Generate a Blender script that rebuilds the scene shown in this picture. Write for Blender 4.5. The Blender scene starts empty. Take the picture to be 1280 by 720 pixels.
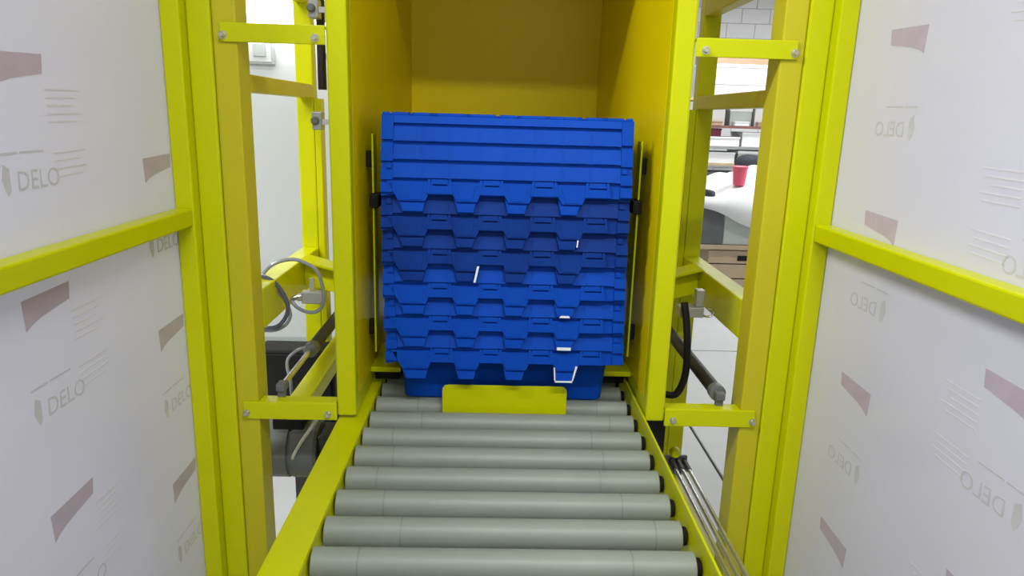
import bpy, math, random
from mathutils import Vector, Matrix
random.seed(7)
S = bpy.context.scene
COL = S.collection

# ------------------------------------------------------------------ camera
F, PITCH, YAW, ROLL, CAMZ = 887.0, 0.2379, 0.0277, 0.0294, 1.45
cp, sp = math.cos(PITCH), math.sin(PITCH)
fw = Vector((math.sin(YAW)*cp, math.cos(YAW)*cp, -sp))
rt0 = Vector((math.cos(YAW), -math.sin(YAW), 0)); up0 = rt0.cross(fw)
rt = rt0*math.cos(ROLL) + up0*math.sin(ROLL)
up = up0*math.cos(ROLL) - rt0*math.sin(ROLL)
cd = bpy.data.cameras.new('camera'); cam = bpy.data.objects.new('camera', cd); COL.objects.link(cam)
cd.sensor_width = 36; cd.lens = F*36/1280; cd.clip_start = 0.02
M4 = Matrix((rt, up, -fw)).transposed().to_4x4(); M4.translation = (0, 0, CAMZ)
cam.matrix_world = M4
S.camera = cam

# ------------------------------------------------------------------ world, lights, exposure
w = bpy.data.worlds.new('world'); S.world = w; w.use_nodes = True
w.node_tree.nodes['Background'].inputs[0].default_value = (0.9, 0.95, 1, 1)
w.node_tree.nodes['Background'].inputs[1].default_value = 0.15
S.view_settings.view_transform = 'Standard'
S.view_settings.look = 'None'
S.view_settings.gamma = 1
S.view_settings.use_curve_mapping = False
S.view_settings.exposure = 0.60
CEIL = 3.6
# fluorescent fittings under the ceiling: x, y, length, watts, rotation
LAMPS = [(0.45, -0.45, 1.5, 37, 0), (-2.6, 2.6, 1.5, 21, 0), (3.2, 4.6, 1.5, 32, 0),
         (3.4, 5.6, 1.5, 45, 0), (2.4, 8.0, 1.5, 45, 0), (4.8, 8.2, 1.5, 35, 0), (0.6, -2.4, 1.5, 20, 0),
         (-1.75, 0.25, 1.5, 80, 0)]
for i, (x, y, l, p, r) in enumerate(LAMPS):
    ld = bpy.data.lights.new('tube_light', 'AREA'); ld.shape = 'RECTANGLE'; ld.size = l; ld.size_y = 0.12
    ld.energy = p; ld.color = (0.97, 1.0, 0.97)
    lo = bpy.data.objects.new('tube_light', ld); COL.objects.link(lo); lo.location = (x, y, CEIL-0.36)
    lo.rotation_euler = (0, 0, r)

# ------------------------------------------------------------------ materials
def new_mat(name, col, rough=0.5, metal=0.0, coat=0.0, var=0.0, vscale=8.0, bump=0.0, bscale=60.0, spec=0.5):
    m = bpy.data.materials.new(name); m.use_nodes = True
    nt = m.node_tree; b = nt.nodes['Principled BSDF']
    b.inputs['Base Color'].default_value = (*col, 1)
    b.inputs['Roughness'].default_value = rough
    b.inputs['Metallic'].default_value = metal
    b.inputs['Coat Weight'].default_value = coat
    b.inputs['Specular IOR Level'].default_value = spec
    tc = nt.nodes.new('ShaderNodeTexCoord')
    if var:
        n = nt.nodes.new('ShaderNodeTexNoise'); n.inputs['Scale'].default_value = vscale; n.inputs['Detail'].default_value = 4
        nt.links.new(tc.outputs['Object'], n.inputs['Vector'])
        mx = nt.nodes.new('ShaderNodeMix'); mx.data_type = 'RGBA'
        mx.inputs[6].default_value = (*[c*(1-var) for c in col], 1)
        mx.inputs[7].default_value = (*[min(1, c*(1+var)) for c in col], 1)
        nt.links.new(n.outputs['Fac'], mx.inputs[0]); nt.links.new(mx.outputs[2], b.inputs['Base Color'])
    if bump:
        n = nt.nodes.new('ShaderNodeTexNoise'); n.inputs['Scale'].default_value = bscale; n.inputs['Detail'].default_value = 3
        nt.links.new(tc.outputs['Object'], n.inputs['Vector'])
        bp = nt.nodes.new('ShaderNodeBump'); bp.inputs['Strength'].default_value = bump; bp.inputs['Distance'].default_value = 0.002
        nt.links.new(n.outputs['Fac'], bp.inputs['Height']); nt.links.new(bp.outputs['Normal'], b.inputs['Normal'])
    return m
def emit_mat(name, col, s):
    m = bpy.data.materials.new(name); m.use_nodes = True
    b = m.node_tree.nodes['Principled BSDF']; b.inputs['Base Color'].default_value = (*col, 1)
    b.inputs['Emission Color'].default_value = (*col, 1); b.inputs['Emission Strength'].default_value = s
    return m
YEL = new_mat('yellow_paint', (0.56, 0.575, 0.0), 0.36, coat=0.0, var=0.05, vscale=5, bump=0.08, bscale=90, spec=0.22)
YEL2 = new_mat('ochre_yellow_paint', (0.53, 0.47, 0.012), 0.4, var=0.06, vscale=4, bump=0.08, bscale=90, spec=0.3)
YELP = new_mat('yellow_sheet_paint', (0.80, 0.63, 0.0), 0.36, coat=0.0, var=0.06, vscale=3, bump=0.05, bscale=40, spec=0.18)
BLUE = new_mat('blue_plastic', (0.003, 0.058, 0.41), 0.5, var=0.15, vscale=9, bump=0.1, bscale=120, spec=0.07)
BLUE2 = new_mat('darker_blue_plastic', (0.005, 0.034, 0.22), 0.5, var=0.35, vscale=10, bump=0.1, bscale=120, spec=0.07)  # darker, more mottled blue for the lids of two totes
WORN = new_mat('stress_whitened_plastic', (0.75, 0.78, 0.82), 0.5, var=0.1, vscale=40)
ROLL_M = new_mat('grey_roller_sleeve', (0.255, 0.28, 0.24), 0.45, var=0.1, vscale=12, bump=0.06, bscale=80)
RING_M = new_mat('roller_scuff_ring', (0.21, 0.23, 0.20), 0.6, var=0.15, vscale=20)
BLK = new_mat('black_rubber', (0.009, 0.008, 0.009), 0.6, var=0.2, vscale=20, spec=0.25)
BROWN = new_mat('dark_brown_enamel', (0.022, 0.017, 0.015), 0.5, var=0.2, vscale=15, spec=0.25)
DARK = new_mat('dark_grey_metal', (0.04, 0.036, 0.04), 0.45, metal=0.3, var=0.2, vscale=15)
STEEL = new_mat('zinc_steel', (0.62, 0.60, 0.57), 0.25, metal=0.9, var=0.1, vscale=30)
ALU = new_mat('grey_aluminium', (0.42, 0.42, 0.43), 0.4, metal=0.6, var=0.1, vscale=20)
HOSE = new_mat('grey_translucent_hose', (0.25, 0.26, 0.32), 0.25, coat=0.4)
HOSEB = new_mat('blue_grey_hose', (0.07, 0.075, 0.14), 0.25, coat=0.4)
HOSEW = new_mat('pale_cable', (0.62, 0.60, 0.52), 0.4)
PRINT = new_mat('lilac_print', (0.50, 0.41, 0.53), 0.45, var=0.12, vscale=25)
PRINT2 = new_mat('grey_print', (0.57, 0.55, 0.61), 0.5, var=0.15, vscale=30)
PALE = new_mat('pale_print', (0.70, 0.66, 0.73), 0.45, var=0.08, vscale=25)
WALL = new_mat('white_wall_paint', (0.68, 0.70, 0.71), 0.8, var=0.03, vscale=2, bump=0.15, bscale=40)
BLOCKM = new_mat('white_painted_block', (0.74, 0.74, 0.76), 0.8, var=0.06, vscale=6, bump=0.4, bscale=50)
MORT = new_mat('block_mortar', (0.50, 0.50, 0.52), 0.9, var=0.08, vscale=10)
FLOORM = new_mat('pale_grey_concrete', (0.47, 0.47, 0.485), 0.45, var=0.07, vscale=3, bump=0.06, bscale=30)
JOINT = new_mat('floor_joint', (0.10, 0.10, 0.11), 0.9)
CEILM = new_mat('ceiling_paint', (0.4, 0.4, 0.4), 0.9, var=0.02)
WOOD = new_mat('raw_wood', (0.50, 0.38, 0.26), 0.7, var=0.2, vscale=9)
WOODR = new_mat('red_brown_board', (0.20, 0.085, 0.075), 0.6, var=0.2, vscale=9)
CARD = new_mat('cardboard', (0.44, 0.30, 0.20), 0.8, var=0.1, vscale=9)
WHT = new_mat('white_card', (0.82, 0.82, 0.84), 0.6, var=0.04, vscale=9)
GREY = new_mat('grey_green_enamel', (0.46, 0.49, 0.47), 0.5, var=0.06, vscale=4)
GREYD = new_mat('dark_grey_enamel', (0.12, 0.125, 0.13), 0.5, var=0.1, vscale=8)
PINK = new_mat('pink_plastic', (0.75, 0.10, 0.17), 0.4, var=0.05)
MAROON = new_mat('maroon_card', (0.16, 0.02, 0.05), 0.6, var=0.1)
CLOTH = new_mat('dark_cloth', (0.03, 0.03, 0.04), 0.9, var=0.3, vscale=15)
LAMPE = emit_mat('lit_tube', (1.0, 0.98, 1.0), 7.0)
TUBEE = emit_mat('ceiling_tube', (1.0, 1.0, 0.98), 3.0)
# film-covered plastic sheet: lets some light through
SHEET = new_mat('white_film_sheet', (0.82, 0.80, 0.93), 0.22, var=0.03, vscale=2.5, bump=0.25, bscale=5)
nt = SHEET.node_tree; b = nt.nodes['Principled BSDF']; out = nt.nodes['Material Output']
tr = nt.nodes.new('ShaderNodeBsdfTranslucent'); tr.inputs['Color'].default_value = (0.76, 0.75, 0.86, 1)
mx = nt.nodes.new('ShaderNodeMixShader'); mx.inputs[0].default_value = 0.25
nt.links.new(b.outputs[0], mx.inputs[1]); nt.links.new(tr.outputs[0], mx.inputs[2]); nt.links.new(mx.outputs[0], out.inputs['Surface'])

# ------------------------------------------------------------------ mesh helpers
class MB:
    def __init__(s): s.v = []; s.f = []
    def box(s, x0, x1, y0, y1, z0, z1):
        n = len(s.v)
        s.v += [(x0,y0,z0),(x1,y0,z0),(x1,y1,z0),(x0,y1,z0),(x0,y0,z1),(x1,y0,z1),(x1,y1,z1),(x0,y1,z1)]
        s.f += [tuple(n+i for i in q) for q in ((3,2,1,0),(4,5,6,7),(0,1,5,4),(1,2,6,5),(2,3,7,6),(3,0,4,7))]
        return s
    def hexa(s, a, c):              # two quads of four points each, a below/front, c above/back
        n = len(s.v); s.v += list(a) + list(c)
        s.f += [tuple(n+i for i in q) for q in ((3,2,1,0),(4,5,6,7),(0,1,5,4),(1,2,6,5),(2,3,7,6),(3,0,4,7))]
        return s
    def prism(s, pts, fa, fb):      # pts 2-D; fa, fb map (u, v) to 3-D for the two caps
        n = len(s.v); k = len(pts)
        s.v += [fa(*p) for p in pts] + [fb(*p) for p in pts]
        s.f += [tuple(range(n, n+k)), tuple(range(n+2*k-1, n+k-1, -1))]
        s.f += [(n+i, n+k+i, n+k+(i+1) % k, n+(i+1) % k) for i in range(k)]
        return s
    def loft(s, loops, cap0=True, cap1=True):
        n = len(s.v); k = len(loops[0])
        for l in loops: s.v += [tuple(p) for p in l]
        for j in range(len(loops)-1):
            a = n+j*k
            s.f += [(a+i, a+(i+1) % k, a+k+(i+1) % k, a+k+i) for i in range(k)]
        if cap0: s.f.append(tuple(range(n+k-1, n-1, -1)))
        if cap1: e = n+(len(loops)-1)*k; s.f.append(tuple(range(e, e+k)))
        return s
    def tube(s, pts, r, k=10):      # r: number or list
        pts = [Vector(p) for p in pts]; rs = r if isinstance(r, (list, tuple)) else [r]*len(pts)
        loops = []; prev = None
        for i, p in enumerate(pts):
            t = (pts[min(i+1, len(pts)-1)]-pts[max(i-1, 0)]).normalized()
            if prev is None:
                u = t.cross(Vector((0, 0, 1)) if abs(t.z) < .9 else Vector((1, 0, 0))).normalized()
            else:
                u = (prev - t*prev.dot(t)).normalized()
            prev = u; q = t.cross(u)
            loops.append([p+(u*math.cos(2*math.pi*j/k)+q*math.sin(2*math.pi*j/k))*rs[i] for j in range(k)])
        return s.loft(loops)
    def cyl(s, a, c, r, k=20): return s.tube([a, c], r, k)
    def profile(s, a, c, prof, k=20):   # lathe along a->c, prof list of (t, r)
        a = Vector(a); c = Vector(c); d = c-a; t = d.normalized()
        u = t.cross(Vector((0, 0, 1)) if abs(t.z) < .9 else Vector((1, 0, 0))).normalized(); q = t.cross(u)
        return s.loft([[a+d*tt+(u*math.cos(2*math.pi*j/k)+q*math.sin(2*math.pi*j/k))*r for j in range(k)] for tt, r in prof])
    def mesh(s, name, mat, smooth=False):
        m = bpy.data.meshes.new(name); m.from_pydata([tuple(p) for p in s.v], [], s.f); m.update()
        import bmesh
        bm = bmesh.new(); bm.from_mesh(m); bmesh.ops.recalc_face_normals(bm, faces=bm.faces); bm.to_mesh(m); bm.free()
        m.materials.append(mat)
        if smooth:
            for p in m.polygons: p.use_smooth = True
            try: m.set_sharp_from_angle(angle=math.radians(35))
            except Exception: pass
        return m
    def build(s, name, mat, parent=None, bevel=0.0, smooth=False):
        return put(name, s.mesh(name, mat, smooth), parent, bevel=bevel)
def put(name, mesh, parent=None, loc=(0, 0, 0), rot=(0, 0, 0), bevel=0.0):
    o = bpy.data.objects.new(name, mesh); COL.objects.link(o); o.parent = parent; o.location = loc; o.rotation_euler = rot
    if bevel:
        bv = o.modifiers.new('bevel', 'BEVEL'); bv.width = bevel; bv.segments = 2; bv.limit_method = 'ANGLE'; bv.angle_limit = math.radians(40)
        bv.harden_normals = False
    return o
def tag(o, label, cat, group=None):
    o['label'] = label; o['category'] = cat
    if group: o['group'] = group
    return o
def thing(name, label, cat, loc=(0, 0, 0), rot=(0, 0, 0), group=None):
    return tag(put(name, None, None, loc, rot), label, cat, group)
def struct(o): o['kind'] = 'structure'; return o
def box(name, mat, parent, x0, x1, y0, y1, z0, z1, bevel=0.002):
    return MB().box(x0, x1, y0, y1, z0, z1).build(name, mat, parent, bevel=bevel)
def spline(pts, n=6):
    P = [Vector(p) for p in pts]; P = [P[0]*2-P[1]] + P + [P[-1]*2-P[-2]]; o = []
    for i in range(1, len(P)-2):
        for j in range(n):
            t = j/n; a, c, d, e = P[i-1], P[i], P[i+1], P[i+2]
            o.append(0.5*((2*c)+(d-a)*t+(2*a-5*c+4*d-e)*t*t+(3*c-a-3*d+e)*t**3))
    o.append(P[-2]); return o
def rrect(hx, hy, r, z, cx=0, cy=0, k=4):
    o = []
    for (sx, sy, a0) in ((1, 1, 0), (-1, 1, 90), (-1, -1, 180), (1, -1, 270)):
        for j in range(k+1):
            a = math.radians(a0+90*j/k)
            o.append((cx+sx*(hx-r)+r*math.cos(a), cy+sy*(hy-r)+r*math.sin(a), z))
    return o

# ------------------------------------------------------------------ the setting
XL, XR, YF, YB, YM = -4.2, 6.4, -3.6, 10.5, 4.2       # room; the left half ends at a nearer wall YM
XM = 0.2
fl = struct(MB().box(XL-.1, XR+.1, YF-.1, YB+.1, -0.12, -0.012).build('floor', JOINT))
gx = [XL, -1.53, 0.98, 3.48, XR]; gy = [YF, -0.65, 1.85, 4.37, 6.9, YB]
for i in range(len(gx)-1):
    for j in range(len(gy)-1):
        g = 0.006
        box('floor_slab', FLOORM, fl, gx[i]+g, gx[i+1]-g, gy[j]+g, gy[j+1]-g, -0.012, 0, bevel=0.003)
struct(MB().box(XL-.1, XR+.1, YF-.1, YB+.1, CEIL, CEIL+.1).build('ceiling', CEILM))
struct(MB().box(XL-.1, XL, YF-.1, YM+.1, 0, CEIL).build('wall_left', WALL))
struct(MB().box(XL, XM, YM, YM+.12, 0, CEIL).build('wall_partition', WALL))
struct(MB().box(XM-.12, XM, YM+.12, YB, 0, CEIL).build('wall_return', WALL))
struct(MB().box(XR, XR+.1, YF-.1, YB+.1, 0, CEIL).build('wall_right', WALL))
struct(MB().box(XL, XR, YF-.1, YF, 0, CEIL).build('wall_front', WALL))
wb = struct(MB().box(XM-.12, XR, YB, YB+.12, 0, CEIL).build('wall_back', MORT))
BW, BH = 0.40, 0.20
bm_full = MB().box(.005, BW-.005, -0.012, 0, .005, BH-.005).mesh('block', BLOCKM)
bm_half = MB().box(.005, BW/2-.005, -0.012, 0, .005, BH-.005).mesh('block_half', BLOCKM)
for r in range(18):
    x = XM + (0 if r % 2 == 0 else -0.0)
    if r % 2: put('block', bm_half, wb, (x, YB, r*BH)); x += BW/2
    while x + BW <= XR + 0.01:
        put('block', bm_full, wb, (x, YB, r*BH)); x += BW
    if XR - x > 0.15: put('block', bm_half, wb, (x, YB, r*BH))
struct(MB().box(XL, XM, YM-.012, YM, 0, .09).build('baseboard_partition', GREY))

# ceiling fittings that carry the tubes
for i, (x, y, l, p, r) in enumerate(LAMPS):
    t = thing('ceiling_light', ['white twin tube fitting hanging above the conveyor entry', 'white twin tube fitting hanging near the left wall',
        'white twin tube fitting hanging right of the yellow machine', 'white twin tube fitting hanging over the bench end',
        'white twin tube fitting hanging before the storage rack', 'white twin tube fitting hanging by the far right corner',
        'white twin tube fitting hanging behind the conveyor entry', 'white twin tube fitting hanging left of the conveyor entry'][i], 'lamp', (x, y, CEIL-.30), (0, 0, r), 'ceiling tube fittings')
    box('housing', WHT, t, -l/2-.05, l/2+.05, -.07, .07, 0, .06)
    for sx in (-1, 1): MB().cyl((sx*l*.35, 0, .06), (sx*l*.35, 0, .30), .006, 8).build('hanger', STEEL, t)
    for sy in (-1, 1): MB().cyl((-l/2, sy*.035, -.018), (l/2, sy*.035, -.018), .013, 12).build('tube', TUBEE, t, smooth=True)

# ------------------------------------------------------------------ yellow destacker frame
CX = 0.0275
FY = 1.55                     # front plane
fr = thing('destacker_frame', 'yellow welded steel frame and chute around the stack of blue totes', 'machine', (CX, FY, 0))
def fbox(name, x0, x1, y0, y1, z0, z1, mat=YEL, bevel=0.003, parent=None):   # world coordinates to the frame
    o = MB().box(x0-CX, x1-CX, y0-FY, y1-FY, z0, z1).build(name, mat, parent or fr, bevel=bevel)
    return o
ZT = 2.45
GT = 2.12
RY = 2.16                     # rear post plane
for s in (-1, 1):
    a, c = sorted((CX+s*.565, CX+s*.615))
    fbox('front_post', a, c, FY, FY+.072, 0.012, ZT, YEL2, bevel=.004)
    fbox('rear_post', a, c, RY, RY+.05, 0.012, ZT, bevel=.004)
    a2, c2 = sorted((CX+s*.545, CX+s*.635))
    fbox('foot_plate', a2, c2, FY-.02, FY+.092, 0, .012)
    fbox('foot_plate', a2, c2, RY-.02, RY+.07, 0, .012)
    a, c = sorted((CX+s*.565, CX+s*.605))
    fbox('side_bar', a, c, FY+.072, RY, 1.484, 1.522, YEL2)
    fbox('side_bar', a, c, FY+.072, RY, 1.745, 1.785, YEL2)
    fbox('side_bar', a, c, FY+.072, RY, .25, .29, YEL2)
    a, c = sorted((CX+s*.5645, CX+s*.545))
    fbox('post_stiffener', a, c, RY, RY+.05, .3, 1.483)
    # shaft: folded front flange, side plate
    a, c = sorted((CX+s*.340, CX+s*.384))
    fl_ = fbox('chute_flange', a, c, FY, FY+.042, .757, ZT, bevel=.005)
    a, c = sorted((CX+s*.3405, CX+s*.346))
    fbox('chute_side_plate', a, c, FY+.042, 2.70, .800 if s < 0 else .80, ZT, YELP, .001)
    # bolted ties between post and flange
    for z0, z1 in ((1.581, 1.619), (.748, .790)):
        a, c = sorted((CX+s*.384, CX+s*.598))
        if z0 > 1: a, c = sorted((CX+s*.384, CX+s*.598))
        cb = MB().box(a-CX, c-CX, -.006, 0, z0, z1)
        a3, c3 = sorted((CX+s*.386, CX+s*.5645))
        cb.box(a3-CX, c3-CX, 0, .036, z1-.005, z1)
        tie = cb.build('cross_tie', YEL, fr, bevel=.0015)
        for bx in (.592, .404):
            zc = (z0+z1)/2-.006
            m = MB().profile((s*bx, -.006, zc), (s*bx, -.017, zc), [(0, .0085), (.15, .0085), (.16, .0062), (.75, .0062), (1, .0045)], 12)
            m.build('bolt', STEEL, tie, smooth=True)
            m = MB()
    # plate lower edge strip beside the rollers
    a, c = sorted((CX+s*.3405, CX+s*.352))
    fbox('chute_skirt', a, c, FY+.042, 2.70, .757, .7995, YEL, .001)
fbox('chute_back_plate', CX-.346, CX+.346, 2.701, 2.706, .82, ZT, YELP, .001)
fbox('light_block_plate', CX-.615, CX+.615, FY, 2.72, ZT+.0005, ZT+.006, YELP, .001)  # unseen plate added to keep ceiling light out of the chute and side gaps
fbox('lintel', CX-.3395, CX+.3395, FY, FY+.03, 2.17, ZT)
fbox('top_tie', CX-.565, CX-.385, FY, FY+.04, ZT-.04, ZT); fbox('top_tie', CX+.385, CX+.565, FY, FY+.04, ZT-.04, ZT)
fbox('top_tie', CX-.565, CX-.35, RY, RY+.04, ZT-.04, ZT); fbox('top_tie', CX+.35, CX+.565, RY, RY+.04, ZT-.04, ZT)
# depth beams carrying the grippers
fbox('side_beam', CX-.615, CX-.565, FY+.0725, RY-.0005, .944, 1.040)
fbox('side_beam', CX+.565, CX+.615, FY+.0725, RY-.0005, .944, 1.040)
fbox('side_beam', -.490, -.440, FY-.02+.062, 2.42, .725, .770)
# gussets between beam and plate
for (x0, x1, z) in ((-.537, -.322, 1.00), (.592, .377, 1.00)):
    pts = [(x0, z+.04), (x0, z-.035), (x0+(x1-x0)*.35, z-.055), (x1, z-.06), (x1, z-.02)]
    MB().prism(pts, lambda u, v: (u-CX, 1.985-FY, v), lambda u, v: (u-CX, 1.995-FY, v)).build('gusset', YEL, fr, bevel=.001)
    pts2 = [(x0, z+.045), (x1, z-.012), (x1, z-.02), (x0, z+.037)]
    MB().prism(pts2, lambda u, v: (u-CX, 1.95-FY, v), lambda u, v: (u-CX, 2.03-FY, v)).build('gusset_plate', YEL, fr, bevel=.001)
# guide strips on both sides of the stack, black gripper fingers, support forks
for s in (-1, 1):
    xg = CX+s*.315
    a, c = sorted((xg, xg+s*.0045))
    fbox('guide_strip', a, c, 1.70, 1.745, .865, 1.262-.035, YEL, .0008)
    fbox('guide_strip', a, c, 1.70, 1.745, 1.262, 1.40, YEL, .0008)
    a, c = sorted((xg+s*.005, xg+s*.0245))
    fbox('guide_bracket', a, c, 1.735, 1.7445, .90, .94, BLK); fbox('guide_bracket', a, c, 1.735, 1.7445, 1.32, 1.36, BLK)
    a, c = sorted((CX+s*.303, CX+s*.325))
    fbox('gripper_finger', a, c, 1.69, 1.75, 1.2285, 1.2605, BLK, .003)
    a, c = sorted((CX+s*.262, CX+s*.340))
    fbox('support_fork', a, c, 1.75, 1.95, .7925, .806, YEL, .002)
    a, c = sorted((CX+s*.272, CX+s*.338))
    fbox('fork_carriage', a, c, 1.80, 1.93, .754, .792, BLK, .003)

# ------------------------------------------------------------------ side guards with film-covered sheets
def text_mesh(txt, size):
    cu = bpy.data.curves.new('t', 'FONT'); cu.body = txt; cu.size = size; cu.extrude = 0.0002; cu.resolution_u = 3
    o = bpy.data.objects.new('t', cu); COL.objects.link(o)
    dg = bpy.context.evaluated_depsgraph_get()
    m = bpy.data.meshes.new_from_object(o.evaluated_get(dg)); bpy.data.objects.remove(o); bpy.data.curves.remove(cu)
    return m
LOGO = text_mesh('DELO', 0.040)
LOGO.name = 'printed_logo'; LOGO.materials.clear(); LOGO.materials.append(PRINT2)
def flat(polys, d=.0004):
    m = MB()
    for p in polys: m.prism(p, lambda u, v: (0, u, v), lambda u, v: (d, u, v))
    return m
FLAG = flat([[(0, 0), (.118, .004), (.114, -.024), (.075, -.029), (.04, -.034), (.018, -.040), (.003, -.047)]]).mesh('printed_flag', PRINT)
EMBL = flat([[(.001, -.150), (.013, -.157), (.013, -.187), (.007, -.195), (.001, -.187), (-.005, -.172)]]).mesh('printed_emblem', PRINT2)
LINE1 = flat([[(-.005, -.135), (.035, -.134), (.035, -.1375), (-.005, -.1385)], [(.04, -.134), (.095, -.134), (.095, -.137), (.04, -.137)]]).mesh('printed_line', PRINT2)
SMALL = flat([[(.115, -.045-.012*i), (.205-.012*(i % 3), -.044-.012*i), (.205-.012*(i % 3), -.0465-.012*i), (.115, -.0475-.012*i)] for i in range(5)]
             + [[(.118, -.14-.012*i), (.205-.01*(i % 2), -.137-.012*i), (.205-.01*(i % 2), -.1395-.012*i), (.118, -.1425-.012*i)] for i in range(4)]).mesh('printed_small_text', PALE)
PATCH = flat([[(.12, -.005), (.25, .0), (.22, -.14), (.14, -.10)]]).mesh('printed_patch', PALE)
def guard(side, label, cols):
    s = side
    g = thing('side_guard', label, 'guard', (CX+s*.69, .6, 0), (0, 0, 0), 'guards along the conveyor')
    ox, oy = CX+s*.69, .6
    def gb(name, xa, xb, y0, y1, z0, z1, bevel=.004):
        a, c = sorted((CX+s*xa, CX+s*xb))
        return MB().box(a-ox, c-ox, y0-oy, y1-oy, z0, z1).build(name, YEL, g, bevel=bevel)
    gb('machine_post', .6155, .6645, FY-.005, FY+.045, 0, ZT)          # bolted to the machine
    gb('frame_post', .665, .7045, FY-.035, FY+.005, 0, GT)             # guard frame post
    gb('frame_post', .665, .7045, -.45, -.41, 0, GT)
    gb('rail', .668, .7045, -.41, FY-.0355, 1.202, 1.240)
    gb('rail', .668, .7045, -.41, FY-.0355, .16, .198)
    gb('rail', .668, .7045, -.41, FY-.0355, GT-.04, GT)
    a, c = sorted((CX+s*.705, CX+s*.709))
    sh = MB().box(a-ox, c-ox, -.43-oy, FY-.02-oy, .14, GT).build('sheet', SHEET, g)
    xin = CX+s*.705-ox-s*.0001
    for (y0, z0, pitch, k0, k1) in cols:
        for k in range(k0, k1):
            z = z0-pitch*k
            fx = xin if s < 0 else xin-.0004
            def p(name, me):
                put(name, me, sh, (fx, y0-oy, z))
            if y0+.12 < FY-.03:
                p('printed_flag', FLAG); p('printed_emblem', EMBL); p('printed_line', LINE1)
                if y0 < 1.2: p('printed_small_text', SMALL)
            else:
                p('printed_flag', FLAG); p('printed_emblem', EMBL); p('printed_line', LINE1)
            o = put('printed_logo', LOGO, sh)
            # text runs along +Y on both sheets (mirrored where the film is seen from its back)
            o.matrix_local = Matrix(((0, 0, 1, fx+.0002), (1, 0, 0, y0+.026-oy), (0, 1, 0, z-.189), (0, 0, 0, 1)))
    return g
guard(-1, 'yellow-framed guard with white printed sheet on the left, beside the wide conveyor rail',
      [(1.0, 1.515, .345, 0, 4), (1.395, 1.350, .345, 0, 4), (.575, 1.35, .345, 0, 4), (.15, 1.515, .345, 0, 4)])
guard(1, 'yellow-framed guard with white printed sheet on the right, beside the steel rods',
      [(1.265, 1.622, .337, 0, 4), (.86, 1.44, .337, -1, 4), (.45, 1.622, .337, 0, 4), (.04, 1.44, .337, 0, 4)])

# ------------------------------------------------------------------ roller conveyor
RTOP = 0.75; RR = 0.026
cv = thing('roller_conveyor', 'roller conveyor with grey rollers between yellow rails running under the totes', 'conveyor', (CX, 1.6, 0))
def cbx(name, x0, x1, y0, y1, z0, z1, mat=YEL, bevel=.003):
    return MB().box(x0-CX, x1-CX, y0-1.6, y1-1.6, z0, z1).build(name, mat, cv, bevel=bevel)
m = MB().box(-.355-CX, -.291-CX, -1.25, .95, .744, .750).box(-.297-CX, -.291-CX, -1.25, .95, .62, .744).box(-.355-CX, -.349-CX, -1.25, .95, .70, .744)
m.build('side_rail', YEL, cv, bevel=.002)
m = MB().box(.3585-CX, .3635-CX, -1.25, .95, .62, .772)
m.build('side_rail', YEL, cv, bevel=.0015)
cbx('chain_guard', .368, .432, 1.60, 2.40, .615, .750, BLK, .006)
for y in (.45, 1.35, 2.35):
    cbx('cross_member', -.290, .358, y-.02, y+.02, .625, .665)
    for x in (-.335, .364):
        cbx('leg', x, x+.04, y-.02, y+.02, .012, .62 if x > 0 else .6995)
        cbx('foot', x-.02, x+.06, y-.04, y+.04, 0, .012, STEEL)
x0, x1 = -.287-CX, .347-CX
rm = MB().profile((x0, 0, 0), (x1, 0, 0), [(0, .012), (0, RR-.003), (.003, RR), (.997, RR), (1, RR-.003), (1, .012)], 28).mesh('roller', ROLL_M, True)
rgm = MB().profile((-.0015, 0, 0), (.0015, 0, 0), [(0, RR-.001), (.05, RR+.0002), (.95, RR+.0002), (1, RR-.001)], 28).mesh('scuff_ring', RING_M, True)
capm = MB().profile((x1, 0, 0), (x1+.0095, 0, 0), [(0, .018), (1, .016)], 16).profile((x0-.004, 0, 0), (x0, 0, 0), [(0, .010), (1, .018)], 16).mesh('end_cap', BLK, True)
for k in range(-7, 16):
    y = 1.037+.0925*k-1.6
    o = put('roller', rm, cv, (0, y, RTOP-RR), (random.uniform(0, 6), 0, 0))
    q = random.uniform(-.05, .03); put('scuff_ring', rgm, o, (q-.205, 0, 0)); put('scuff_ring', rgm, o, (q+.245, 0, 0)); put('end_cap', capm, o)

sp_ = thing('stop_plate', 'small yellow stop plate with rounded corners standing before the lowest tote', 'stop plate', (.035, 1.638, .70))
def rounded(hw, h0, h1, r, n=5):
    p = [(-hw, h0), (hw, h0)]
    p += [(hw-r+r*math.cos(math.radians(90*j/n)), h1-r+r*math.sin(math.radians(90*j/n))) for j in range(n+1)]
    p += [(-hw+r-r*math.sin(math.radians(90*j/n)), h1-r+r*math.cos(math.radians(90*j/n))) for j in range(n+1)]
    return p
MB().prism(rounded(.1535, -.02, .104, .014), lambda u, v: (u, 0, v), lambda u, v: (u, .006, v)).build('plate', YEL, sp_, bevel=.001)
MB().box(-.12, .12, .006, .012, -.05, .03).build('lifting_bar', DARK, sp_)
MB().cyl((-.06, .009, -.085), (-.06, .009, -.05), .006, 10).cyl((.06, .009, -.085), (.06, .009, -.05), .006, 10).box(-.3, .3, .0, .02, -.10, -.085).build('mounting_bar', DARK, sp_)

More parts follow.
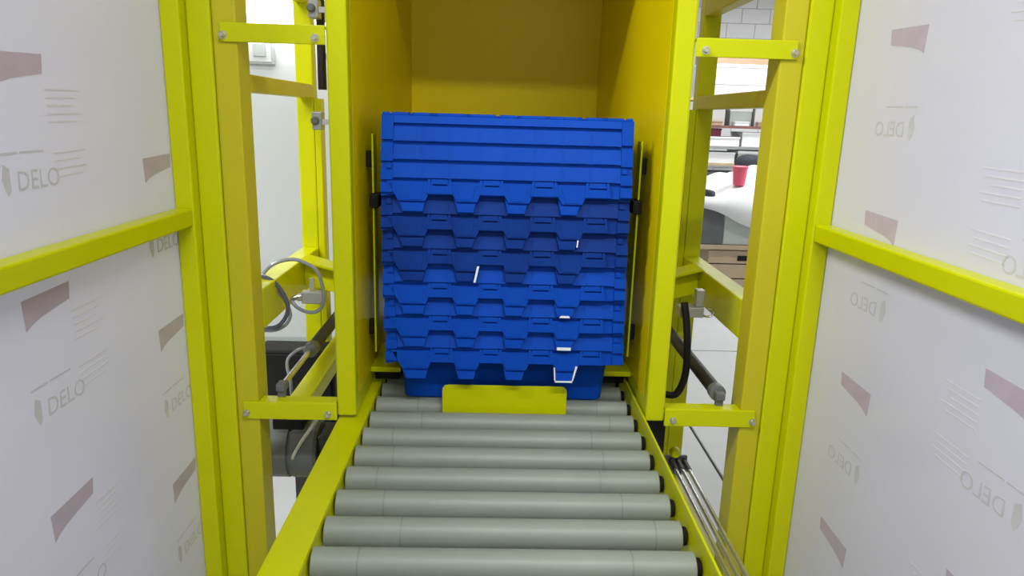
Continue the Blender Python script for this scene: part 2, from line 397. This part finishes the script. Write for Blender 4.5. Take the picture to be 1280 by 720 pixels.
# ------------------------------------------------------------------ blue attached-lid totes
TH, PIT, LA = 0.297, 0.0802, math.radians(-10.5)
W2 = .285
TE = [(-.254, -.236, -.189, -.182), (-.122, -.111, -.074, -.065), (-.005, .003, .042, .053), (.117, .124, .161, .174)]
def lid_mesh():
    m = MB()
    R_, T_ = -.182, -.221
    out = [(-W2, -.004), (-W2, R_-.004)]
    for a, b_, c, d in TE: out += [(a, R_), (b_, T_), (c, T_), (d, R_)]
    out += [(W2, R_+.002), (W2, -.004)]
    m.prism(out, lambda u, v: (u, 0, v), lambda u, v: (u, -.0032, v))
    def slab(xa, xb, v1, v0, pt=-.0060, pb=-.0120, yb=-.0031):   # band, lower edge prouder
        m.hexa([(xa, yb, v0), (xb, yb, v0), (xb, pb, v0), (xa, pb, v0)], [(xa, yb, v1), (xb, yb, v1), (xb, pt, v1), (xa, pt, v1)])
    for s in (-1, 1):                       # side borders
        a, c = sorted((s*W2, s*.258)); slab(a, c, -.006, -.060, -.0105, -.0105); slab(a, c, -.068, -.108, -.0105, -.0105)
        slab(a, c, -.128, -.150, -.0105, -.0105); slab(a, c, -.157, -.178, -.0105, -.0105)
        a, c = sorted((s*(W2-.012), s*.262)); slab(a, c, -.112, -.124, -.007, -.007)
    slab(-.2575, .2575, -.006, -.023, -.0085, -.0120)
    for v in (-.0300, -.0710, -.1120):
        slab(-.2575, .2575, v, v-.0335)
        for i in range(8):                  # shallow raised panels between faint upright ribs
            xa = -.253+i*.0634
            m.hexa([(xa, -.0085, v-.0325), (xa+.058, -.0085, v-.0325), (xa+.058, -.0132, v-.0325), (xa, -.0132, v-.0325)],
                   [(xa, -.0050, v-.003), (xa+.058, -.0050, v-.003), (xa+.058, -.0080, v-.003), (xa, -.0080, v-.003)])
    def quad(p, d0, d1=-.0031): m.prism(p, lambda u, v: (u, d1, v), lambda u, v: (u, d0, v))
    for a, b_, c, d in TE:                  # toothed lower edge: upper trapezoid, step, tip pad
        quad([(a-.018, -.1525), (d+.018, -.1525), (d-.002, -.196), (a+.010, -.196)], -.0105)
        quad([(a+.006, -.1555), (d-.006, -.1555), (d-.012, -.1930), (a+.016, -.1930)], -.0120, -.0095)
        quad([(b_-.0035, -.2005), (c+.004, -.2005), (c-.001, -.2195), (b_+.001, -.2195)], -.0110)
    gaps = [(-.182, -.122), (-.065, -.005), (.053, .117), (.176, .236)]
    for a, c in gaps:                       # pockets between the teeth with a slot
        quad([(a+.012, -.147), (c-.012, -.147), (c-.008, -.158), (a+.008, -.158)], -.0110)
        quad([(a+.006, -.1615), (c-.006, -.1615), (c-.001, -.180), (a+.001, -.180)], -.0125)
        quad([(a+.004, -.147), (a+.010, -.147), (a+.006, -.180), (a, -.180)], -.0133)
        quad([(c-.010, -.147), (c-.004, -.147), (c, -.180), (c-.006, -.180)], -.0133)
    return m.mesh('lid', BLUE)
def body_mesh():
    m = MB(); hb, db, ht, dt = .2505, .160, .273, .180
    lo = [rrect(hb-.004, db-.004, .018, .0), rrect(hb, db, .020, .004), rrect(ht-.001, dt-.001, .024, TH-.035),
          rrect(ht+.005, dt+.003, .026, TH-.033), rrect(ht+.005, dt+.003, .026, TH-.004), rrect(ht+.003, dt+.001, .024, TH-.002),
          rrect(ht-.004, dt-.004, .022, TH-.002), rrect(hb-.0035, db-.0035, .017, .004)]
    m.loft(lo)
    for s in (-1, 1):
        for x in (-.2, -.12, -.04, .04, .12, .2):    # upright ribs under the rim, front and back
            m.hexa([(x-.002, s*(dt-.0035), TH-.060), (x+.002, s*(dt-.0035), TH-.060), (x+.002, s*(dt-.0025), TH-.060), (x-.002, s*(dt-.0025), TH-.060)],
                   [(x-.002, s*(dt-.0025), TH-.034), (x+.002, s*(dt-.0025), TH-.034), (x+.002, s*(dt+.002), TH-.034), (x-.002, s*(dt+.002), TH-.034)])
    return m.mesh('body', BLUE)
def hinge_mesh():
    m = MB()
    xs = [(-.283, -.268), (-.262, -.225), (-.213, -.178), (-.160, -.095), (-.085, -.030), (-.018, .018), (.030, .085), (.095, .160), (.178, .213), (.225, .262), (.268, .283)]
    for a, c in xs:
        m.tube([(a, -.003, -.003), (c, -.003, -.003)], .0050, 10)
    m.tube([(-.28, -.003, -.003), (.28, -.003, -.003)], .002, 6)
    return m.mesh('hinge', BLUE, True)
LID, BODY, HINGE = lid_mesh(), body_mesh(), hinge_mesh()
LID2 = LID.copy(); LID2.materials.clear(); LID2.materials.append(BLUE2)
labels = ['lowest blue tote, standing on the rollers behind the yellow stop plate',
          'blue tote second from the bottom of the stack, white scuff under one lid tooth',
          'blue tote third from the bottom of the stack, white scuff under one lid tooth',
          'blue tote fourth from the bottom of the stack, slanted white scratch on its lid',
          'darker blue tote lying directly under the topmost tote',
          'topmost blue tote, its ribbed lid hanging fully in view']
TX, TY = .0265, 1.846
for i in range(6):
    jx = [.006, .003, .001, .000, -.001, 0][i]
    t = thing('plastic_tote', labels[i], 'tote', (TX+jx, TY, RTOP+.0006+PIT*i), (0, 0, 0), 'stacked blue totes')
    put('body', BODY, t)
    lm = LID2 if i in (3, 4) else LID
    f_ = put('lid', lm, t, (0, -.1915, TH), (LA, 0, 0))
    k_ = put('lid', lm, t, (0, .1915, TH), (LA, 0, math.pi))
    put('hinge', HINGE, f_); put('hinge', HINGE, k_)
    def worn(*pr):
        m = MB()
        for p in pr: m.prism(p, lambda u, v: (u, -.0028, v), lambda u, v: (u, -.0126, v))
        m.build('worn_edge', WORN, f_)
    a, b_, c, d = TE[3]
    if i == 0:
        worn([(b_-.003, T0:=-.2235), (c+.003, T0), (c+.001, T0+.004), (b_-.001, T0+.004)],
             [(a+.001, -.188), (a+.004, -.188), (b_-.001, -.2195), (b_-.004, -.2195)], [(d-.004, -.184), (d+.001, -.184), (c+.004, -.2195), (c+.001, -.2195)])
    if i == 1: worn([(b_+.002, -.2225), (c-.002, -.2225), (c-.002, -.2155), (b_+.002, -.2155)])
    if i == 2: worn([(b_+.006, -.2225), (c-.006, -.2225), (c-.008, -.2175), (b_+.010, -.2175)])
    if i == 3:
        a, b_, c, d = TE[1]; worn([(c+.002, -.222), (c+.007, -.222), (d+.006, -.184), (d+.001, -.184)])
    if i == 4: worn([(c+.003, -.214), (c+.006, -.214), (c+.008, -.198), (c+.005, -.198)])

# ------------------------------------------------------------------ machine fittings
def cylinder(label, x, z, y0, y1, hose):
    t = thing('pneumatic_cylinder', label, 'cylinder', (x, y0, z), (0, 0, 0), 'pneumatic cylinders beside the chute')
    MB().cyl((0, .04 if x > 0 else .30, 0), (0, y1-y0, 0), .017, 20).build('barrel', BROWN, t, smooth=True)
    e0 = .012 if x > 0 else .26
    MB().profile((0, e0, 0), (0, e0+(.028 if x > 0 else .04), 0), [(0, .014), (.1, .020), (.9, .020), (1, .017)], 16).build('end_cap', GREYD, t, smooth=True)
    MB().cyl((0, 0, 0), (0, e0, 0), .007, 14).build('piston_rod', STEEL, t, smooth=True)
    MB().box(-.011, .011, -.012, .022, -.009, .009).build('clevis', GREYD, t, bevel=.003)
    MB().box(-.009, .009, -.004, .006, -.0245, -.009).build('mount', GREYD, t)
    return t
cylinder('dark pneumatic cylinder on the left, above the gear motor', -.492, .815, 1.58, 2.40, 0)
cylinder('dark pneumatic cylinder on the right, crossing above the pale floor', .547, .815, 1.575, 2.40, 0)
def hose(name, label, cat, pts, r, mat, group=None):
    return tag(MB().tube(spline(pts), r, 10).build(name, mat, smooth=True), label, cat, group)
hose('air_hose', 'dark blue-grey air hose bowed out beside the left post', 'hose',
     [(-.600, 1.735, 1.05), (-.555, 1.72, 1.043), (-.531, 1.72, 1.023), (-.515, 1.72, .995), (-.51, 1.72, .966), (-.521, 1.72, .937), (-.546, 1.72, .917), (-.60, 1.735, .91)], .0052, HOSEB, 'air hoses')
hose('air_hose', 'clear grey air hose bowed out just under the dark one by the left post', 'hose',
     [(-.600, 1.75, 1.04), (-.559, 1.735, 1.032), (-.527, 1.735, .992), (-.509, 1.735, .951), (-.521, 1.735, .921), (-.552, 1.735, .904), (-.60, 1.75, .90)], .0042, HOSE, 'air hoses')
hose('air_hose', 'grey air hose looped over the upper left beam', 'hose',
     [(-.60, 1.75, 1.01), (-.575, 1.765, 1.052), (-.550, 1.77, 1.072), (-.508, 1.78, 1.080), (-.470, 1.78, 1.067), (-.445, 1.77, 1.05), (-.430, 1.76, 1.002), (-.430, 1.75, .972), (-.446, 1.75, .953), (-.472, 1.755, .949), (-.500, 1.765, .958), (-.514, 1.77, .974), (-.511, 1.77, .981)], .0048, HOSE, 'air hoses')
v = thing('air_valve', 'small grey valve with hose fitting beside the upper left beam', 'valve', (-.462, 1.77, .985))
MB().box(-.025, .03, -.012, .012, -.016, .016).build('body', ALU, v, bevel=.003)
MB().profile((-.025, 0, 0), (-.048, 0, -.004), [(0, .010), (.5, .010), (.55, .007), (1, .007)], 12).build('fitting', STEEL, v, smooth=True)
MB().box(-.004, .006, -.004, .004, .016, .05).build('mount_pin', STEEL, v)
hose('air_hose', 'pale hose bent around the front of the left pneumatic cylinder', 'hose',
     [(-.535, 1.80, .705), (-.53, 1.78, .75), (-.537, 1.78, .790), (-.532, 1.78, .816), (-.508, 1.78, .838), (-.49, 1.79, .842)], .004, HOSE, 'air hoses')
hose('cable', 'pale cable running down over the gear motor', 'cable',
     [(-.428, 1.655, .705), (-.45, 1.655, .672), (-.475, 1.655, .635), (-.496, 1.66, .596), (-.503, 1.68, .572)], .0042, HOSEW)
gm = thing('gear_motor', 'dark grey gear motor hanging under the left conveyor rail', 'motor', (-.50, 1.74, .58))
MB().profile((-.11, 0, 0), (.055, 0, 0), [(0, .060), (.05, .072), (.12, .076), (.55, .076), (.56, .070), (.60, .070), (.61, .076), (.96, .076), (1, .068)], 32).build('housing', GREYD, gm, smooth=True)
MB().box(.055, .15, -.05, .05, -.055, .055).build('gearbox', DARK, gm, bevel=.008)
MB().box(-.06, .02, -.035, .045, .062, .095).build('terminal_box', BLK, gm, bevel=.004)
MB().box(.06, .14, -.012, .012, -.20, -.055).build('mounting_leg', DARK, gm)
cb_ = thing('control_box', 'black control box behind the left pneumatic cylinder rod', 'box', (-.60, 2.02, .012))
MB().box(-.10, .13, 0, .10, .48, .74).build('housing', BLK, cb_, bevel=.006)
MB().box(-.09, .12, -.006, 0, .49, .73).build('lid', BLK, cb_, bevel=.003)
MB().box(-.01, .04, .03, .07, 0, .48).build('stand', DARK, cb_)
MB().box(-.06, .09, .0, .10, -.012, 0).build('foot', DARK, cb_)
# sensor conduit on the outer face of the left chute plate
sc = thing('cable_conduit', 'dark upright cable conduit with clips outside the left chute plate', 'conduit', (-.3665, 1.66, 1.0))
MB().box(-.016, .0295, 0, .022, .56, .572).box(-.016, .0275, 0, .022, .78, .792).build('clip', ALU, sc)
MB().cyl((-.028, .011, .495), (-.028, .011, .86), .010, 12).build('tube', DARK, sc, smooth=True)
for nm, z, lab in (('proximity_sensor', 1.425, 'small lilac-grey sensor beside the upper left tie, lower of two'), ('proximity_sensor', 1.66, 'small lilac-grey sensor beside the upper left tie, upper of two')):
    t = thing(nm, lab, 'sensor', (-.400, 1.63, z), (0, 0, 0), 'sensors outside the left chute plate')
    MB().box(-.010, .012, -.004, .028, -.018, .022).build('body', ALU, t, bevel=.003)
    MB().profile((-.002, -.004, .002), (-.002, -.014, .002), [(0, .009), (.7, .009), (1, .006)], 12).build('sensing_face', GREYD, t, smooth=True)
    MB().box(.012, .0375, .0, .02, -.006, .006).build('bracket', STEEL, t)
# right side: bracket, black hose, rods
br = thing('sensor_bracket', 'pale grey bracket with a small clamp under the right beam', 'bracket', (.527, 1.80, .960))
MB().box(-.035, .030, -.01, .03, -.014, .014).build('plate', ALU, br, bevel=.002)
MB().box(.008, .03, -.006, .02, .0141, .06).build('upright', ALU, br, bevel=.002)
MB().tube([Vector((.042+.016*math.cos(a), -.004, .0+.012*math.sin(a))) for a in [i*math.pi/8 for i in range(-10, 5)]], .003, 8).build('clamp', STEEL, br, smooth=True)
hose('rubber_hose', 'thick black rubber hose hanging beside the right chute flange', 'hose',
     [(.500, 1.78, .99), (.505, 1.76, .94), (.509, 1.75, .886), (.512, 1.75, .83), (.508, 1.75, .785), (.492, 1.75, .748), (.468, 1.757, .742), (.44, 1.762, .752), (.416, 1.765, .775)], .0095, BLK)
for i, lab in enumerate(['inner bright steel rod outside the right conveyor rail', 'middle bright steel rod outside the right conveyor rail', 'outer bright steel rod outside the right conveyor rail']):
    x = .468+.017*i
    t = thing('guide_rod', lab, 'rod', (x, 1.0, .60), (0, 0, 0), 'steel rods outside the right rail')
    MB().cyl((0, 0, 0), (0, .66, 0), .0052, 12).build('rod', STEEL, t, smooth=True)
    MB().profile((0, .61, 0), (0, .66, 0), [(0, .007), (1, .007)], 10).build('nut', DARK, t, smooth=True)
rb = thing('rod_bracket', 'dark bracket carrying the steel rods outside the right rail', 'bracket', (.485, 1.65, .60))
MB().box(-.085, .026, .012, .022, -.04, .012).build('plate', GREYD, rb, bevel=.002)
MB().profile((-.010, .010, .026), (-.010, -.006, .026), [(0, .014), (.6, .014), (1, .010)], 12).build('knob', YEL, rb, smooth=True)

# ------------------------------------------------------------------ background, left: wall lamp, wall box
wl = thing('wall_lamp', 'glowing white tube lamp on the white wall at upper left', 'lamp', (-1.20, YM, 1.975))
MB().box(-.26, .26, -.05, 0, .02, .10).build('housing', WHT, wl, bevel=.006)
MB().tube([(-.23, -.085, -.02), (-.22, -.085, -.02), (.22, -.085, -.02), (.23, -.085, -.02)], [.03, .055, .055, .03], 20).build('tube', LAMPE, wl, smooth=True)
for s in (-1, 1): MB().box(s*.245-.012, s*.245+.012, -.12, -.05, -.06, .05).build('end_holder', WHT, wl, bevel=.004)
wbx = thing('wall_box', 'pale grey square wall box left of the yellow rear post', 'wall box', (-1.325, YM, 1.765))
MB().box(-.075, .075, -.03, 0, -.075, .075).build('case', GREY, wbx, bevel=.004)
MB().box(-.062, .062, -.034, -.03, -.062, .062).build('cover', WALL, wbx, bevel=.002)
MB().box(-.035, .035, -.042, -.034, -.035, .035).build('window', GREY, wbx, bevel=.003)

# ------------------------------------------------------------------ background, right: bench, sheet, rack, boxes
BY = 5.95
wbn = thing('work_bench', 'grey workbench standing on the pale floor beyond the right posts', 'bench', (2.45, BY, 0))
def wb_(name, mat, *a): return MB().box(*a).build(name, mat, wbn, bevel=.004)
wb_('top', GREYD, -.85, .85, 0, 1.7, .77, .80)
wb_('front_panel', GREYD, -.82, -.492, .02, .035, .43, .77)
wb_('front_panel', GREY, -.488, .82, .02, .035, .43, .77)
wb_('lower_shelf', WOOD, -.82, .82, .005, 1.65, .385, .425)
for x in (-.84, .80):
    for y in (.04, 1.62): wb_('leg', GREYD, x, x+.04, y, y+.04, 0, .77)
nx, ny = 40, 44
vv = []; ff = []
rnd = random.Random(3)
bumps = [(rnd.uniform(-.8, .8), rnd.uniform(.1, 1.6), rnd.uniform(.10, .25), rnd.uniform(.01, .05)) for _ in range(60)]
for j in range(ny+1):
    for i in range(nx+1):
        x = -.80+1.62*i/nx; y = -.02+1.65*j/ny
        z = .825 + sum(h*max(0, 1-((x-bx)**2+(y-by)**2)/r**2) for bx, by, r, h in bumps)
        z += .20*math.exp(-((x+.05)**2/.09+(y-.75)**2/.12))
        z += .012*math.sin(9*x+5*math.sin(4*y))*math.cos(7*y)
        z = max(z, .808)
        if j == 1: z = .80 - .02
        if j == 0: z = .785 - max(0, .22*(x+.80)/.6) - .012*math.sin(14*x); z = max(z, .56); y -= .006
        if j == 1: y = -.022; z = .815
        vv.append((x, y, z))
for j in range(ny):
    for i in range(nx):
        a = j*(nx+1)+i; ff.append((a, a+1, a+nx+2, a+nx+1))
me = bpy.data.meshes.new('plastic_sheet'); me.from_pydata(vv, [], ff); me.materials.append(WHT)
for p in me.polygons: p.use_smooth = True
o = put('plastic_sheet', me, None, (2.45, BY, .0)); so = o.modifiers.new('thickness', 'SOLIDIFY'); so.thickness = .004; so.offset = 0
def top_at(x, y, rad):            # highest point of the sheet under a footprint
    return max(p[2] for p in vv if (p[0]+2.45-x)**2+(p[1]+BY-y)**2 < rad*rad)+.003
tag(o, 'crumpled white plastic sheet spread over the grey workbench', 'sheet')
def drape(name, label, cat, loc, sx, sy, h, mat, seed):
    loops = []
    for k in range(7):
        t = k/6; rr = math.cos(t*1.45)**.6
        loops.append([(sx*rr*math.cos(a)*(1+.18*math.sin(3*a+seed+2*t)), sy*rr*math.sin(a)*(1+.15*math.cos(4*a+seed)), h*math.sin(t*1.5)*(1+.12*math.sin(2*a+seed))) for a in [2*math.pi*q/20 for q in range(20)]])
    return tag(put(name, MB().loft(loops).mesh(name, mat, True), None, loc), label, cat)
drape('work_jacket', 'dark jacket heaped on the white sheet behind the pink cup', 'jacket', (2.47, 6.85, top_at(2.47, 6.85, .10)-.02), .20, .12, .13, CLOTH, 2)
drape('work_glove', 'dark glove lying at the near left edge of the white sheet', 'glove', (1.80, 6.06, top_at(1.80, 6.06, .07)-.006), .10, .07, .05, CLOTH, 5)
cu = thing('plastic_cup', 'pink plastic cup standing on the white sheet', 'cup', (2.10, 6.12, top_at(2.10, 6.12, .055)))
MB().profile((0, 0, 0), (0, 0, .15), [(0, .045), (.02, .05), (.97, .062), (1, .066), (1, .058), (.06, .044)], 20).build('cup_body', PINK, cu, smooth=True)
MB().profile((0, 0, .148), (0, 0, .165), [(0, .068), (.7, .068), (1, .056)], 20).build('cup_lid', PINK, cu, smooth=True)
cr = thing('wooden_crate', 'raw wooden crate with a dark slot under the workbench', 'crate', (2.22, BY+.04, 0))
for k, (z0, z1) in enumerate(((.0, .12), (.13, .25), (.26, .372))):
    MB().box(-.36, .36, 0, .02, z0, z1).build('slat', WOOD, cr, bevel=.003); MB().box(-.36, .36, .48, .50, z0, z1).build('slat', WOOD, cr, bevel=.003)
    MB().box(-.36, -.34, .021, .479, z0, z1).build('slat', WOOD, cr, bevel=.003); MB().box(.34, .36, .021, .479, z0, z1).build('slat', WOOD, cr, bevel=.003)
MB().box(-.11, .06, -.004, -.0002, .285, .33).build('handle_slot', BLK, cr)
MB().box(-.339, .339, .021, .479, .0, .02).build('floor_board', WOOD, cr)

# storage rack
RX0, RX1, RYF, RYB = 2.15, 4.55, 8.55, 9.15
rk = thing('storage_rack', 'long storage rack with dark red shelf boards against the block wall', 'rack', ((RX0+RX1)/2, (RYF+RYB)/2, 0))
cxr, cyr = (RX0+RX1)/2, (RYF+RYB)/2
SHZ = [.55, .97, 1.17, 1.41, 1.72]
for x in (RX0, RX1-.05):
    for y in (RYF, RYB-.05): MB().box(x-cxr, x+.05-cxr, y-cyr, y+.05-cyr, 0, 2.45).build('upright', ALU, rk, bevel=.003)
for i, z in enumerate(SHZ):
    MB().box(RX0+.05-cxr, RX1-.05-cxr, RYF-cyr, RYB-cyr, z-.03, z).build('shelf_board', WOODR if i in (3,) else (ALU if i == 2 else WOOD), rk, bevel=.002)
def carton(name, label, cat, mat, x0, x1, y0, y1, z0, z1, lidmat=None, group='goods on the rack'):
    t = thing(name, label, cat, ((x0+x1)/2, (y0+y1)/2, z0), (0, 0, 0), group)
    hx, hy, h = (x1-x0)/2, (y1-y0)/2, z1-z0
    MB().box(-hx, hx, -hy, hy, 0, h*.86).build('base', mat, t, bevel=.003)
    MB().box(-hx-.006, hx+.006, -hy-.006, hy+.006, h*.80, h).build('lid', lidmat or mat, t, bevel=.003)
    return t
e = .001
carton('cardboard_box', 'brown cardboard box on the top shelf of the rack', 'box', CARD, 2.42, 3.15, 8.6, 9.05, 2.11+e, 2.25)
carton('flat_box', 'flat white box under the brown box on the top shelf', 'box', WHT, 2.38, 3.2, 8.6, 9.05, 1.92+e, 2.11)
carton('flat_box', 'lowest flat white box on the top shelf', 'box', WHT, 2.36, 3.22, 8.6, 9.05, 1.72+e, 1.92)
carton('carton', 'tall pale carton at the left of the upper shelf', 'box', WHT, 2.45, 2.72, 8.65, 9.0, 1.41+e, 1.66)
carton('carton', 'pale grey carton in the middle of the upper shelf', 'box', GREY, 2.78, 3.04, 8.65, 9.0, 1.41+e, 1.62, WHT)
carton('carton', 'white carton at the right of the upper shelf', 'box', WHT, 3.08, 3.36, 8.65, 9.0, 1.41+e, 1.66)
for k, (x, m_, l_) in enumerate(((2.50, CARD, 'small tan parcel lying before the pale carton'), (2.82, WHT, 'small white parcel lying before the grey carton'), (3.10, CARD, 'small tan parcel lying before the right white carton'))):
    carton('parcel', l_, 'parcel', m_, x, x+.17, 8.565, 8.64, 1.41+e, 1.46)
carton('small_box', 'maroon box on the shelf under the dark red board', 'box', MAROON, 2.50, 2.67, 8.58, 8.8, 1.17+.11+e, 1.375)
carton('flat_box', 'flat white box carrying the maroon box', 'box', WHT, 2.42, 2.90, 8.58, 9.0, 1.17+e, 1.17+.11)
carton('flat_box', 'long flat white box right of the maroon box', 'box', WHT, 2.93, 3.45, 8.58, 9.0, 1.17+e, 1.34)
carton('flat_box', 'pale box on the third shelf, left', 'box', WHT, 2.40, 2.86, 8.58, 9.0, .97+e, 1.10)
carton('flat_box', 'pale grey box on the third shelf, right', 'box', GREY, 2.90, 3.4, 8.58, 9.0, .97+e, 1.12, WHT)
carton('carton', 'dark crate on the lowest shelf of the rack', 'box', GREYD, 2.40, 2.95, 8.6, 9.0, .55+e, .86)
# wooden pallet in front of the bench
pl = thing('wooden_pallet', 'raw wooden pallet lying on the floor beside the workbench', 'pallet', (1.22, 6.9, 0))
for i in range(5): MB().box(-.30, .30, -.55+i*.235, -.55+i*.235+.16, .12, .142).build('deck_board', WOOD, pl, bevel=.003)
for x in (-.30, -.05, .20):
    MB().box(x, x+.10, -.55, .55, .098, .12).build('stringer_board', WOOD, pl, bevel=.003)
    for y in (-.55, -.07, .41):
        MB().box(x, x+.10, y, y+.14, .02, .098).build('pallet_block', WOOD, pl, bevel=.003)
    MB().box(x, x+.10, -.55, .55, 0, .02).build('bottom_board', WOOD, pl, bevel=.003)
